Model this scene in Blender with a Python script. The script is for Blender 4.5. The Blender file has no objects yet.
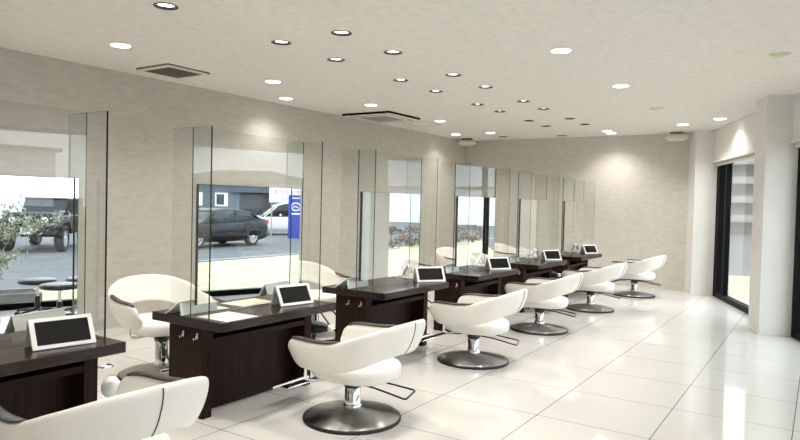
import bpy, math, random
from mathutils import Vector, Matrix
R = random.Random(7)
C = bpy.context.scene.collection
PI = math.pi
CEIL = 3.0
WALL_Y, BACK_X, REAR_X = 6.9, 13.25, -2.6
MY = 3.68                                    # the line of glass down the middle of the desks
LEFT = [1.047 + 1.92 * i for i in range(6)]  # where each glass screen starts
ORD = ['sixth', 'fifth', 'fourth', 'third', 'second', 'first']   # counted from the back wall
DESKNAME = ['sixth desk from back wall', 'fifth desk from back wall', 'fourth desk from back wall',
            'third desk from back wall', 'second desk from back wall', 'desk closest to back wall']

# ------------------------------------------------------------------ helpers
class MB:
    """collects shapes, then links them as one mesh object"""
    def __init__(self):
        self.v = []; self.f = []; self.m = []; self.s = []
    def add(self, vs, fs, mi=0, smooth=False):
        b = len(self.v)
        self.v += [tuple(p) for p in vs]
        for f in fs:
            self.f.append(tuple(b + i for i in f)); self.m.append(mi); self.s.append(smooth)
        return self
    def box(self, x0, x1, y0, y1, z0, z1, mi=0, M=None):
        vs = [Vector((x, y, z)) for z in (z0, z1) for y in (y0, y1) for x in (x0, x1)]
        if M is not None: vs = [M @ p for p in vs]
        return self.add(vs, [(0,2,3,1),(4,5,7,6),(0,1,5,4),(2,6,7,3),(0,4,6,2),(1,3,7,5)], mi)
    def prism(self, poly, z0, z1, mi=0, M=None):
        n = len(poly)
        vs = [Vector((p[0], p[1], z0)) for p in poly] + [Vector((p[0], p[1], z1)) for p in poly]
        if M is not None: vs = [M @ p for p in vs]
        fs = [tuple(range(n))[::-1], tuple(range(n, 2*n))] + [(i, (i+1) % n, n+(i+1) % n, n+i) for i in range(n)]
        return self.add(vs, fs, mi)
    def tube(self, pts, r, seg=8, mi=0, cap=True):
        pts = [Vector(p) for p in pts]; n = len(pts)
        rs = r if isinstance(r, (list, tuple)) else [r]*n
        ref = None; vs = []
        for i, p in enumerate(pts):
            d = (pts[min(i+1, n-1)] - pts[max(i-1, 0)]).normalized()
            if ref is None:
                ref = d.cross(Vector((0,0,1)) if abs(d.z) < .9 else Vector((1,0,0))).normalized()
            else:
                ref = (ref - d*ref.dot(d)).normalized()
            b = d.cross(ref)
            for k in range(seg):
                a = 2*PI*k/seg
                vs.append(p + (ref*math.cos(a) + b*math.sin(a))*rs[i])
        fs = [(i*seg+k, i*seg+(k+1) % seg, (i+1)*seg+(k+1) % seg, (i+1)*seg+k) for i in range(n-1) for k in range(seg)]
        self.add(vs, fs, mi, True)
        if cap:
            self.add(vs[:seg], [tuple(range(seg))[::-1]], mi); self.add(vs[-seg:], [tuple(range(seg))], mi)
        return self
    def lathe(self, prof, c=(0,0,0), seg=32, mi=0, M=None, smooth=True, cap=True):
        n = len(prof); vs = []
        for (r, z) in prof:
            for k in range(seg):
                a = 2*PI*k/seg
                p = Vector((r*math.cos(a), r*math.sin(a), z))
                if M is not None: p = M @ p
                vs.append(p + Vector(c))
        fs = [(i*seg+k, i*seg+(k+1) % seg, (i+1)*seg+(k+1) % seg, (i+1)*seg+k) for i in range(n-1) for k in range(seg)]
        self.add(vs, fs, mi, smooth)
        if cap and prof[0][0] > 1e-5: self.add(vs[:seg], [tuple(range(seg))[::-1]], mi)
        if cap and prof[-1][0] > 1e-5: self.add(vs[-seg:], [tuple(range(seg))], mi)
        return self
    def grid(self, rows, mi=0, close_u=False, smooth=True):
        nu, nv = len(rows), len(rows[0])
        vs = [p for r in rows for p in r]
        fs = [(i*nv+j, i*nv+(j+1) % nv, ((i+1) % nu)*nv+(j+1) % nv, ((i+1) % nu)*nv+j)
              for i in range(nu if close_u else nu-1) for j in range(nv)]
        return self.add(vs, fs, mi, smooth)
    def build(self, name, mats, parent=None, bevel=0, sub=0):
        if not isinstance(mats, (list, tuple)): mats = [mats]
        me = bpy.data.meshes.new(name); me.from_pydata(self.v, [], self.f)
        for m in mats: me.materials.append(m)
        me.polygons.foreach_set('material_index', self.m)
        me.polygons.foreach_set('use_smooth', self.s)
        me.validate(); me.update()
        o = bpy.data.objects.new(name, me); C.objects.link(o)
        if parent is not None: o.parent = parent
        if bevel:
            b = o.modifiers.new('edge', 'BEVEL'); b.width = bevel; b.segments = 2; b.limit_method = 'ANGLE'; b.angle_limit = .7
        if sub:
            s = o.modifiers.new('smooth', 'SUBSURF'); s.levels = s.render_levels = sub
        return o

def recalc(o):
    import bmesh
    bm = bmesh.new(); bm.from_mesh(o.data); bmesh.ops.remove_doubles(bm, verts=bm.verts, dist=1e-6)
    bmesh.ops.recalc_face_normals(bm, faces=bm.faces); bm.to_mesh(o.data); bm.free(); return o

def tag(o, label, cat, group=None):
    o['label'] = label; o['category'] = cat
    if group: o['group'] = group
    elif 'group' in o: del o['group']
    return o
def thing(name, loc, rz, label, cat, group=None):
    o = bpy.data.objects.new(name, None); C.objects.link(o); o.empty_display_size = .1
    o.location = loc; o.rotation_euler = (0, 0, rz)
    return tag(o, label, cat, group)
def struct(o):
    o['kind'] = 'structure'; return o
def kids(o): return [c for c in C.objects if c.parent is o]
def copy_tree(o, parent=None):
    c = o.copy(); C.objects.link(c)
    if parent is not None: c.parent = parent
    for ch in kids(o): copy_tree(ch, c)
    return c
def again(root, loc, rz, label, group=None):
    c = copy_tree(root); c.location = loc; c.rotation_euler = (0, 0, rz); c['label'] = label
    if group: c['group'] = group
    return c

# ------------------------------------------------------------------ materials
def new_mat(name):
    m = bpy.data.materials.new(name); m.use_nodes = True
    nt = m.node_tree; nt.nodes.clear()
    out = nt.nodes.new('ShaderNodeOutputMaterial')
    return m, nt, nt.nodes, nt.links, out
def mat(name, col, rough=.5, metal=0, spec=.5, noise=0, nscale=8, stretch=None, bump=0, bscale=40, coat=0, aniso=0, sheen=0):
    m, nt, N, L, out = new_mat(name)
    p = N.new('ShaderNodeBsdfPrincipled'); L.new(p.outputs[0], out.inputs[0])
    p.inputs['Base Color'].default_value = (*col, 1); p.inputs['Roughness'].default_value = rough
    p.inputs['Metallic'].default_value = metal; p.inputs['Specular IOR Level'].default_value = spec
    p.inputs['Coat Weight'].default_value = coat; p.inputs['Coat Roughness'].default_value = .05
    tc = N.new('ShaderNodeTexCoord')
    if aniso:
        p.inputs['Anisotropic'].default_value = aniso
        tg = N.new('ShaderNodeTangent'); tg.direction_type = 'RADIAL'; tg.axis = 'Z'; L.new(tg.outputs[0], p.inputs['Tangent']); p.inputs['Anisotropic Rotation'].default_value = .25
    if noise:
        n = N.new('ShaderNodeTexNoise'); n.inputs['Scale'].default_value = nscale; n.inputs['Detail'].default_value = 4
        src = tc.outputs['Object']
        if stretch:
            mp = N.new('ShaderNodeMapping'); mp.inputs['Scale'].default_value = stretch; L.new(src, mp.inputs[0]); src = mp.outputs[0]
        L.new(src, n.inputs['Vector'])
        r = N.new('ShaderNodeMapRange'); r.inputs['From Min'].default_value = .3; r.inputs['From Max'].default_value = .7
        r.inputs['To Min'].default_value = 1-noise; r.inputs['To Max'].default_value = 1+noise
        L.new(n.outputs[0], r.inputs[0])
        mx = N.new('ShaderNodeMix'); mx.data_type = 'RGBA'; mx.blend_type = 'MULTIPLY'; mx.inputs[0].default_value = 1
        mx.inputs[6].default_value = (*col, 1); L.new(r.outputs[0], mx.inputs[7]); L.new(mx.outputs[2], p.inputs['Base Color'])
    if bump:
        n2 = N.new('ShaderNodeTexNoise'); n2.inputs['Scale'].default_value = bscale; n2.inputs['Detail'].default_value = 3
        L.new(tc.outputs['Object'], n2.inputs['Vector'])
        b = N.new('ShaderNodeBump'); b.inputs['Strength'].default_value = bump; b.inputs['Distance'].default_value = .01
        L.new(n2.outputs[0], b.inputs['Height']); L.new(b.outputs[0], p.inputs['Normal'])
    return m
def glass_mat(name, tint, ior=1.5, rough=0):
    m, nt, N, L, out = new_mat(name)
    t = N.new('ShaderNodeBsdfTransparent'); t.inputs[0].default_value = (*tint, 1)
    g = N.new('ShaderNodeBsdfGlossy'); g.inputs['Roughness'].default_value = rough; g.inputs[0].default_value = (1,1,1,1)
    f = N.new('ShaderNodeFresnel'); f.inputs[0].default_value = ior
    # the back face of a pane shows the same fresnel as its front
    geo = N.new('ShaderNodeNewGeometry'); mul = N.new('ShaderNodeMath'); mul.operation = 'SUBTRACT'; mul.inputs[0].default_value = 1
    L.new(geo.outputs['Backfacing'], mul.inputs[1])
    fm = N.new('ShaderNodeMath'); fm.operation = 'MULTIPLY'; L.new(f.outputs[0], fm.inputs[0]); L.new(mul.outputs[0], fm.inputs[1])
    f2 = N.new('ShaderNodeMath'); f2.operation = 'MULTIPLY'; f2.inputs[1].default_value = 1.8; f2.use_clamp = True
    L.new(fm.outputs[0], f2.inputs[0])
    mx = N.new('ShaderNodeMixShader'); L.new(f2.outputs[0], mx.inputs[0]); L.new(t.outputs[0], mx.inputs[1]); L.new(g.outputs[0], mx.inputs[2])
    L.new(mx.outputs[0], out.inputs[0]); return m
def emit(name, col, s):
    m, nt, N, L, out = new_mat(name)
    e = N.new('ShaderNodeEmission'); e.inputs[0].default_value = (*col, 1); e.inputs[1].default_value = s
    L.new(e.outputs[0], out.inputs[0]); return m

M_wall = mat('plaster_wall', (.60, .57, .525), .8, spec=.2, noise=.07, nscale=7.0, stretch=(1, 1, 3.5), bump=.25, bscale=30)
M_ceil = mat('ceiling_plaster', (.80, .775, .745), .85, spec=.15, noise=.05, nscale=11, bump=.3, bscale=22)
M_rwall = mat('plaster_column', (.78, .77, .745), .75, spec=.2, noise=.03, nscale=3, bump=.15, bscale=30)
M_wood = mat('dark_wood', (.021, .0088, .0058), .45, spec=.1, noise=.55, nscale=2.2, stretch=(30, 30, .8))
M_woodtop = mat('dark_wood_top', (.019, .0085, .006), .25, spec=.35, noise=.5, nscale=2.2, stretch=(1.2, 28, 28))
M_black = mat('black_gap', (.004, .0035, .0035), .6, spec=.1)  # also paints the shade in the cassette gap and desk recess
M_blackm = mat('black_metal', (.012, .012, .014), .35, spec=.5)
M_leather = mat('cream_leather', (.83, .81, .76), .38, spec=.45, noise=.02, nscale=5, bump=.12, bscale=180)
M_armpad = mat('dark_brown_pad', (.035, .026, .021), .38, noise=.3, nscale=6)
M_seam = mat('seam_piping', (.05, .045, .04), .5)
M_chrome = mat('chrome', (.82, .82, .83), .12, 1)
M_steel = mat('brushed_steel', (.42, .415, .41), .36, 1, aniso=.85)
M_rubber = mat('black_rubber', (.012, .012, .012), .6)
M_sleeve = mat('dark_sleeve', (.03, .03, .03), .35)
M_white = mat('white_plastic', (.85, .85, .84), .35)
M_screen = mat('black_screen', (.008, .008, .008), .12, spec=.4)
M_paper = mat('cream_paper', (.85, .81, .70), .7, noise=.03, nscale=14)
M_mirror = mat('mirror_silver', (.93, .945, .94), .0, 1)
M_glass = glass_mat('clear_glass', (.945, .965, .955))
M_edge = mat('green_glass_edge', (.003, .013, .011), .3, spec=.15)
M_wglass = glass_mat('window_glass', (.96, .98, .98), 1.45)
M_frame = mat('black_window_frame', (.004, .0043, .005), .5, spec=.08)
M_lens = emit('lamp_lens', (1, .95, .87), 9)
M_trimw = mat('white_trim', (.8, .78, .73), .5)
M_dark = mat('dark_lamp_well', (.035, .033, .03), .4)
M_grille = mat('vent_grille', (.30, .27, .21), .6, noise=.15, nscale=20)
M_acw = mat('unit_cover', (.74, .71, .65), .5)

def floor_mat():
    m, nt, N, L, out = new_mat('glossy_floor_tile')
    p = N.new('ShaderNodeBsdfPrincipled'); L.new(p.outputs[0], out.inputs[0])
    tc = N.new('ShaderNodeTexCoord'); mp = N.new('ShaderNodeMapping')
    mp.inputs['Location'].default_value = (-4.548 + .8*20, -.118 + .8*20, 0); L.new(tc.outputs['Object'], mp.inputs[0])
    b = N.new('ShaderNodeTexBrick'); b.offset = 0; b.squash = 1
    b.inputs['Scale'].default_value = 1; b.inputs['Brick Width'].default_value = .8; b.inputs['Row Height'].default_value = .8
    b.inputs['Mortar Size'].default_value = .0032; b.inputs['Mortar Smooth'].default_value = .0
    b.inputs['Color1'].default_value = (.69, .68, .655, 1); b.inputs['Color2'].default_value = (.67, .66, .635, 1)
    b.inputs['Mortar'].default_value = (.15, .14, .13, 1)
    L.new(mp.outputs[0], b.inputs['Vector'])
    n = N.new('ShaderNodeTexNoise'); n.inputs['Scale'].default_value = 1.6; n.inputs['Detail'].default_value = 5
    L.new(tc.outputs['Object'], n.inputs['Vector'])
    r = N.new('ShaderNodeMapRange'); r.inputs['To Min'].default_value = .95; r.inputs['To Max'].default_value = 1.04; L.new(n.outputs[0], r.inputs[0])
    mx = N.new('ShaderNodeMix'); mx.data_type = 'RGBA'; mx.blend_type = 'MULTIPLY'; mx.inputs[0].default_value = 1
    L.new(b.outputs['Color'], mx.inputs[6]); L.new(r.outputs[0], mx.inputs[7]); L.new(mx.outputs[2], p.inputs['Base Color'])
    p.inputs['Roughness'].default_value = .055; p.inputs['Specular IOR Level'].default_value = .5
    p.inputs['IOR'].default_value = 1.55
    return m
M_floor = floor_mat()

# ------------------------------------------------------------------ the setting
# window side: a straight facade, s runs along it towards the back wall, n into the room
FO, FE, FN = Vector((9.4, .215, 0)), Vector((.9343, .3564, 0)), Vector((-.3564, .9343, 0))
def F(s, n, z=0): return FO + FE*s + FN*n + Vector((0, 0, z))
FM = Matrix(((FE.x, FN.x, 0, FO.x), (FE.y, FN.y, 0, FO.y), (0, 0, 1, 0), (0, 0, 0, 1)))
S_END = 4.35
S_START = -13.4
a, b = F(S_START, -.02), F(S_END + .3, -.02)
fl = MB(); fl.prism([(REAR_X, WALL_Y), (REAR_X, a.y + (REAR_X - a.x)*FE.y/FE.x), (b.x, b.y), (BACK_X, WALL_Y)][::1], -.2, 0)
floor = struct(recalc(fl.build('floor', M_floor)))
struct(MB().box(REAR_X-.15, BACK_X+.15, WALL_Y, WALL_Y+.15, -.2, CEIL+.25).build('wall_left', M_wall))
struct(MB().box(BACK_X, BACK_X+.15, 1.74, WALL_Y, -.2, CEIL+.25).build('wall_back', M_wall))
struct(MB().box(REAR_X-.15, REAR_X, -5.2, WALL_Y, -.2, CEIL+.25).build('wall_front', M_wall))

# the window wall: columns and the header above the windows, one wall
rw = MB()
COLS = [(3.75, S_END + .2), (0, .42), (-3.75, -3.31), (-7.5, -7.06), (-11.25, -10.81)]
for (s0, s1) in COLS:
    rw.box(s0, s1, -.10, .43, -.1, CEIL+.05, M=FM)
rw.box(S_START, S_END + .2, -.10, .13, 2.44, CEIL+.05, M=FM)
rw.box(S_START, -11.25, -.10, .13, -.1, 2.44, M=FM)
rw = struct(rw.build('wall_right', M_rwall, bevel=.006))

def window(n, s0, s1):
    fr = MB(); w = .075
    fr.box(s0, s0+w+.07, -.06, .06, 0, 2.44, M=FM); fr.box(s1-w-.07, s1, -.06, .06, 0, 2.44, M=FM)
    fr.box(s0, s1, -.06, .06, .0, .085, M=FM); fr.box(s0, s1, -.06, .06, 2.39, 2.44, M=FM)
    if n == 1: fr.box(3.17, 3.26, -.045, .045, 0, 2.44, M=FM); fr.box(3.55, 3.75, -.06, .06, 0, 2.44, M=FM)
    root = struct(fr.build('window_%d' % n, M_frame))
    struct(MB().box(s0+.1, s1-.1, -.004, .004, .07, 2.41, M=FM).build('window_pane', M_wglass, root))
    return root
WIN = [(.42, 3.75), (-3.31, 0), (-7.06, -3.75), (-10.81, -7.5)]  # the last one, behind the camera, is added to let in daylight
for i, (s0, s1) in enumerate(WIN): window(i+1, s0, s1)

# ceiling with real wells for the recessed lamps
ROWY = (4.225, 3.52)
ROWX = [2.37, 3.14, 4.39, 5.19, 6.405, 7.235, 8.44, 9.21, 10.405, 11.21]
WELLS = [(x, y) for x in ROWX for y in ROWY]
FLAT = [(3.74, 5.71), (5.79, 5.70), (7.845, 5.697), (9.863, 5.66), (11.862, 5.632), (6.838, 6.468), (11.867, 6.42),
        (5.853, 2.083), (7.861, 2.049), (11.849, 2.033), (11.32, 1.40), (12.35, 3.451), (12.72, 3.472),
        (1.70, 5.71), (-.3, 5.71), (3.85, 2.08), (1.85, 2.08), (-.2, 2.08), (1.8, 6.46), (3.9, -.3), (1.8, -1.6), (-.3, -2.2)]
a, b = F(S_START, -.10), F(S_END + .3, -.10)
def fy(x): return a.y + (x - a.x)*FE.y/FE.x
cm = MB(); cm.prism([(REAR_X, WALL_Y), (REAR_X, fy(REAR_X)), (BACK_X, fy(BACK_X)), (BACK_X, WALL_Y)], CEIL, CEIL+.2)
ceil = recalc(cm.build('ceiling', M_ceil))
cut = MB()
WR = .072
for (x, y) in WELLS: cut.lathe([(WR+.006, -.1), (WR+.006, .085)], (x, y, CEIL), 24)
cutter = recalc(cut.build('cutter', M_ceil))
bo = ceil.modifiers.new('wells', 'BOOLEAN'); bo.operation = 'DIFFERENCE'; bo.object = cutter; bo.solver = 'EXACT'
dg = bpy.context.evaluated_depsgraph_get()
me = bpy.data.meshes.new_from_object(ceil.evaluated_get(dg)); ceil.modifiers.clear(); ceil.data = me
bpy.data.objects.remove(cutter, do_unlink=True)
struct(ceil)

def spot(x, y, z, watts, angle, blend, tgt=None, col=(1, .94, .86), r=.05):
    l = bpy.data.lights.new('lamp_beam', 'SPOT'); l.energy = watts; l.spot_size = angle; l.spot_blend = blend
    l.color = col; l.shadow_soft_size = r
    o = bpy.data.objects.new('lamp_beam', l); C.objects.link(o); o.location = (x, y, z)
    return o
W_WELL, W_FLAT = 52, 94
def well_light():
    t = thing('recessed_downlight', (0,0,0), 0, '', 'downlight')
    MB().lathe([(WR+.020, -.004), (WR+.020, -.0005), (WR+.0055, -.0005), (WR+.0055, .08), (WR, .08), (WR, -.004), (WR+.020, -.004)], seg=32, cap=False).build('trim_ring', M_dark, t)
    MB().lathe([(0, .014), (WR-.004, .014), (WR-.004, .022), (0, .022)], seg=24).build('lamp_lens', M_lens, t)
    return t
def flat_light():
    t = thing('flush_downlight', (0,0,0), 0, '', 'downlight')
    MB().lathe([(.088, -.001), (.105, -.006), (.112, -.001)], seg=32, cap=False).build('trim_ring', M_trimw, t)
    MB().lathe([(0, -.0045), (.088, -.0045), (.088, -.001), (0, -.001)], seg=32).build('lamp_lens', M_lens, t)
    return t
wl = well_light()
for i, (x, y) in enumerate(WELLS):
    if x > 2.5:
        row = 'wall-side' if y > 4 else 'window-side'
        k = ROWX[::-1].index(x) + 1
        nm = ['first', 'second', 'third', 'fourth', 'fifth', 'sixth', 'seventh', 'eighth', 'ninth', 'tenth'][k-1]
        lb = 'dark-rimmed recessed ceiling downlight, %s from the back wall in the %s row' % (nm, row)
        if (x, y) == (3.14, 4.225):
            wl.location = (x, y, CEIL); tag(wl, lb, 'downlight', 'recessed downlights above the desks')
        elif not (x < 3.2 and y < 4):
            again(wl, (x, y, CEIL), 0, lb, 'recessed downlights above the desks')
    if y > 4 or True:
        spot(x, y, CEIL+.008, W_WELL, 1.9, .6)
# wells in front of the camera's view still get their lamps
FLAB = {(3.74, 5.71): 'white flush downlight just before the square ceiling vent, in the wall-side row',
        (5.79, 5.70): 'white flush downlight just past the square ceiling vent in the wall-side row',
        (6.838, 6.468): 'white flush downlight close to the wall between square vent and ceiling cassette',
        (7.845, 5.697): 'white flush downlight just before the large ceiling cassette unit',
        (9.863, 5.66): 'white flush downlight above the thin outline of the ceiling access hatch',
        (11.862, 5.632): 'white flush downlight near the back wall, next after the access hatch',
        (11.867, 6.42): 'white flush downlight by the corner speaker of the mirror-side wall',
        (5.853, 2.083): 'white flush downlight over the open floor, brightest and largest of that row',
        (7.861, 2.049): 'white flush downlight over the open floor, halfway to the back wall',
        (11.849, 2.033): 'white flush downlight beside the speaker near the window corner',
        (11.32, 1.40): 'white flush downlight throwing a streak of light onto the wall above the window',
        (12.35, 3.451): 'white flush downlight of the close pair lighting the back wall, the one farther from it',
        (12.72, 3.472): 'white flush downlight of the close pair lighting the back wall, the one against it'}
ft = None
for (x, y) in FLAT:
    if (x, y) in FLAB:
        if ft is None:
            ft = flat_light(); ft.location = (x, y, CEIL); tag(ft, FLAB[(x, y)], 'downlight', 'flush white downlights')
        else: again(ft, (x, y, CEIL), 0, FLAB[(x, y)], 'flush white downlights')
    spot(x, y, CEIL-.012, W_FLAT*(.55 if y > 6.4 else .6 if y == 3.451 else .85 if y in (3.472, 1.40) else 1), 2.3, .8)

# dim lamp, sensors
t = thing('unlit_downlight', (6.878, .373, CEIL), 0, 'unlit yellowish flush downlight near the window column', 'downlight')
MB().lathe([(.088, -.001), (.105, -.006), (.112, -.001)], seg=32, cap=False).build('trim_ring', M_trimw, t)
MB().lathe([(0, -.0045), (.088, -.0045), (.088, -.001), (0, -.001)], seg=32).build('lamp_lens', mat('yellow_lens', (.72, .66, .46), .4), t)
for (x, y, r, lb) in ((9.834, 2.044, .10, 'pale round cover plate flush on the ceiling between open-floor downlights'),
                      (12.819, 4.486, .10, 'grey round detector on the ceiling before the back wall'),
                      (12.592, 5.687, .09, 'small grey detector on the ceiling near the corner speaker')):
    t = thing('smoke_detector', (x, y, CEIL), 0, lb, 'smoke detector')
    MB().lathe([(r, -.0005), (r, -.012), (r*.8, -.02)], seg=28).build('base_ring', M_grille if x > 12 else M_trimw, t)
    MB().lathe([(r*.72, -.0215), (r*.6, -.034), (0, -.036)], seg=28).build('cover', M_acw, t)

# square vent, cassette unit, hatch, speakers
t = thing('ceiling_vent', (4.77, 6.265, CEIL), 0, 'square ceiling air vent with dark grille near the mirror-side wall', 'air vent')
MB().box(-.285, .285, -.285, .285, -.016, 0).build('gap_shadow', mat('vent_shadow_gap', (.16, .145, .12), .7), t)  # dark layer paints the shadow line round the frame
MB().box(-.287, .287, -.287, .287, -.026, -.0165).build('frame', M_acw, t)
g = MB(); g.box(-.225, .225, -.225, .225, -.029, -.0265)
for k in range(11): g.box(-.22, .22, -.2+k*.04-.003, -.2+k*.04+.003, -.034, -.029)
g.build('grille', mat('dark_vent_grille', (.16, .145, .11), .6), t)
t = thing('ceiling_cassette', (8.92, 6.25, CEIL), 0, 'large square ceiling air conditioner cassette with dark slots', 'air conditioner')
MB().box(-.472, .472, -.472, .472, -.034, -.0005).build('gap_shadow', M_black, t)  # black box stands in for the shadow between panel and ceiling
MB().box(-.475, .475, -.475, .475, -.046, -.0345).build('panel', M_acw, t, bevel=.004)
s = MB()
for k in range(4):
    Mk = Matrix.Rotation(k*PI/2, 4, 'Z'); s.box(-.36, .36, .385, .40, -.0485, -.0465, M=Mk)
s.build('air_slot', M_black, t)
MB().box(-.27, .27, -.27, .27, -.052, -.0465).build('intake_grille', M_grille, t, bevel=.003)
h = MB()
for k in range(4):
    Mk = Matrix.Rotation(k*PI/2, 4, 'Z'); h.box(-.275, .275, .262, .275, -.004, -.0005, M=Mk)
hp = thing('access_hatch', (10.08, 6.16, CEIL), 0, 'square access hatch outline in the ceiling past the cassette', 'hatch')
h.build('hatch_frame', mat('hatch_rim', (.30, .28, .24), .6), hp)
MB().box(-.255, .255, -.255, .255, -.0025, -.0005).build('hatch_door', M_ceil, hp)
for (x, y, lb) in ((12.72, 6.60, 'pale rounded speaker under the ceiling in the mirror-side back corner'),
                   (12.98, 2.33, 'pale rounded speaker under the ceiling in the window-side back corner')):
    t = thing('corner_speaker', (x, y, CEIL), 0, lb, 'speaker')
    MB().box(-.05, .05, -.11, .11, -.035, 0).build('bracket', M_grille, t, bevel=.004)
    rows = []
    for i in range(9):
        f = -1 + 2*i/8; w = math.sqrt(max(0, 1-(abs(f)**3)))*.9+.1
        rows.append([Vector((math.cos(q)*.15*w, f*.21, -.10 + math.sin(q)*.065*w)) for q in [2*PI*k/14 for k in range(14)]])
    mb = MB(); mb.grid(rows); mb.add(rows[0], [tuple(range(14))]); mb.add(rows[-1], [tuple(range(14))[::-1]])
    recalc(mb.build('housing', M_acw, t))

# roller blinds rolled up above the windows
for i, (s0, s1, lb) in enumerate(((.45, 3.72, 'rolled-up pale roller blind above the window next to back corner'),
                                  (-3.28, -.03, 'rolled-up pale roller blind above the window past the wide column'))):
    p = F(s0, .12, 2.43)
    t = thing('roller_blind', (p.x, p.y, p.z), math.atan2(FE.y, FE.x), lb, 'blind', 'roller blinds above the windows')
    w = s1 - s0
    MB().box(0, w, -.10, .05, -.03, .005).build('cassette', M_trimw, t, bevel=.004)
    MB().tube([(.01, -.03, -.062), (w-.01, -.03, -.062)], .028, 14).build('fabric_roll', mat('blind_fabric', (.62, .60, .56), .8), t)

# ------------------------------------------------------------------ desks
HD = .712
def make_desk():
    t = thing('styling_desk', (0,0,0), 0, '', 'desk')
    x0, x1, y0, y1 = -.02, 1.19, -.355, .395
    MB().box(x0, x1, y0, y1, HD-.062, HD).build('desk_top', M_woodtop, t, bevel=.004)
    for xa in (.03, 1.085):
        MB().box(xa, xa+.085, -.11, .26, 0, HD-.0625).build('side_panel', M_wood, t, bevel=.003)
    for sgn in (-1, 1):
        ya, yb = (.03, .055) if sgn < 0 else (.18, .205)
        MB().box(.1155, 1.0845, ya, yb, .0, .56).build('knee_panel', M_wood, t)
        ya, yb = (-.105, .0295) if sgn < 0 else (.2055, .25)
        MB().box(.1155, 1.0845, ya, yb, .515, .555).build('shelf_rail', M_wood, t, bevel=.003)
    MB().box(.1155, 1.0845, .056, .179, .0, .648).build('cavity_shade', M_black, t)  # solid black fill paints the shade in the open slot under the top
    for (x, y, s) in ((.03, -.05, -1), (.03, .10, -1), (1.17, -.05, 1)):
        k = MB(); k.tube([(x-.0*s, y, .585), (x+s*.012, y, .58), (x+s*.016, y, .56), (x+s*.03, y, .552), (x+s*.036, y, .572)], .0045, 8)
        k.box(min(x, x+s*.004), max(x, x+s*.004), y-.008, y+.008, .56, .60)
        k.build('hook', M_chrome, t)
    MB().box(.0595, .0785, -.114, -.1105, .36, .44).build('outlet', M_black, t, bevel=.002)
    # chrome dryer holder on the end panel
    hd = MB(); hd.box(1.1705, 1.176, -.03, .03, .47, .54); hd.tube([(1.176, 0, .505), (1.21, 0, .505), (1.24, -.02, .50)], .009, 8)
    ring = [(1.275+.04*math.cos(q), -.02+.04*math.sin(q), .50) for q in [PI*.75+i*PI*1.5/10 for i in range(11)]]
    hd.tube(ring, .007, 8); hd.tube([(1.205, 0, .505), (1.205, -.05, .51)], .008, 8)
    hd.build('dryer_holder', M_chrome, t)
    return t
desk0 = make_desk()
for i, L in enumerate(LEFT):
    lb = 'dark wood styling desk, the %s' % DESKNAME[i]
    if i == 0: desk0.location = (L, MY, 0); tag(desk0, lb, 'desk', 'dark wood styling desks')
    else: again(desk0, (L, MY, 0), 0, lb, 'dark wood styling desks')

# ------------------------------------------------------------------ glass screens and mirrors
GT = 2.04
def pane(mb, x0, x1, y0, y1, z0, z1, thin):
    """a glass sheet: big faces clear, edges green; thin = axis of the thickness"""
    vs = [(x, y, z) for z in (z0, z1) for y in (y0, y1) for x in (x0, x1)]
    fs = [(0,2,3,1),(4,5,7,6),(0,1,5,4),(2,6,7,3),(0,4,6,2),(1,3,7,5)]
    ax = [2, 2, 1, 1, 0, 0]
    for f, a_ in zip(fs, ax): mb.add(vs, [f], 0 if a_ == thin else 1)
    return mb
WG = 1.155
def make_screen():
    t = thing('glass_screen', (0,0,0), 0, '', 'glass screen')
    recalc(pane(MB(), .007, WG-.007, -.005, .005, HD+.002, GT, 1).build('middle_pane', [M_glass, M_edge], t))
    for x in (0, WG):
        wp = pane(MB(), x-.006, x+.006, -.20, .20, HD+.002, GT, 0); wp.m[3] = 0
        recalc(wp.build('wing_pane', [M_glass, M_edge], t))
    return t
sc0 = make_screen()
def make_mirror():
    t = thing('salon_mirror', (0,0,0), 0, '', 'mirror')
    MB().box(.035, 1.085, -.030, -.0065, .795, 1.648).build('backing_board', M_blackm, t)
    MB().box(.0375, 1.0825, -.0325, -.0302, .7975, 1.6455).build('mirror_face', M_mirror, t)
    return t
mi0 = make_mirror()
MREF = ['olive tree and the dark off-roader', 'dark sedan and the garage', 'window and the shrubs', 'black window frame', 'white column', 'white wall']
for i, L in enumerate(LEFT):
    l1 = 'clear glass screen with side wings standing on the %s' % DESKNAME[i]
    l2 = 'frameless black-edged mirror on the glass of the %s' % DESKNAME[i]
    if i == 0:
        sc0.location = (L, MY, 0); tag(sc0, l1, 'glass screen', 'glass screens on the desks')
        mi0.location = (L, MY, 0); tag(mi0, l2, 'mirror', 'mirrors on the desks')
    else:
        again(sc0, (L, MY, 0), 0, l1, 'glass screens on the desks')
        again(mi0, (L, MY, 0), 0, l2, 'mirrors on the desks')

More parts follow.
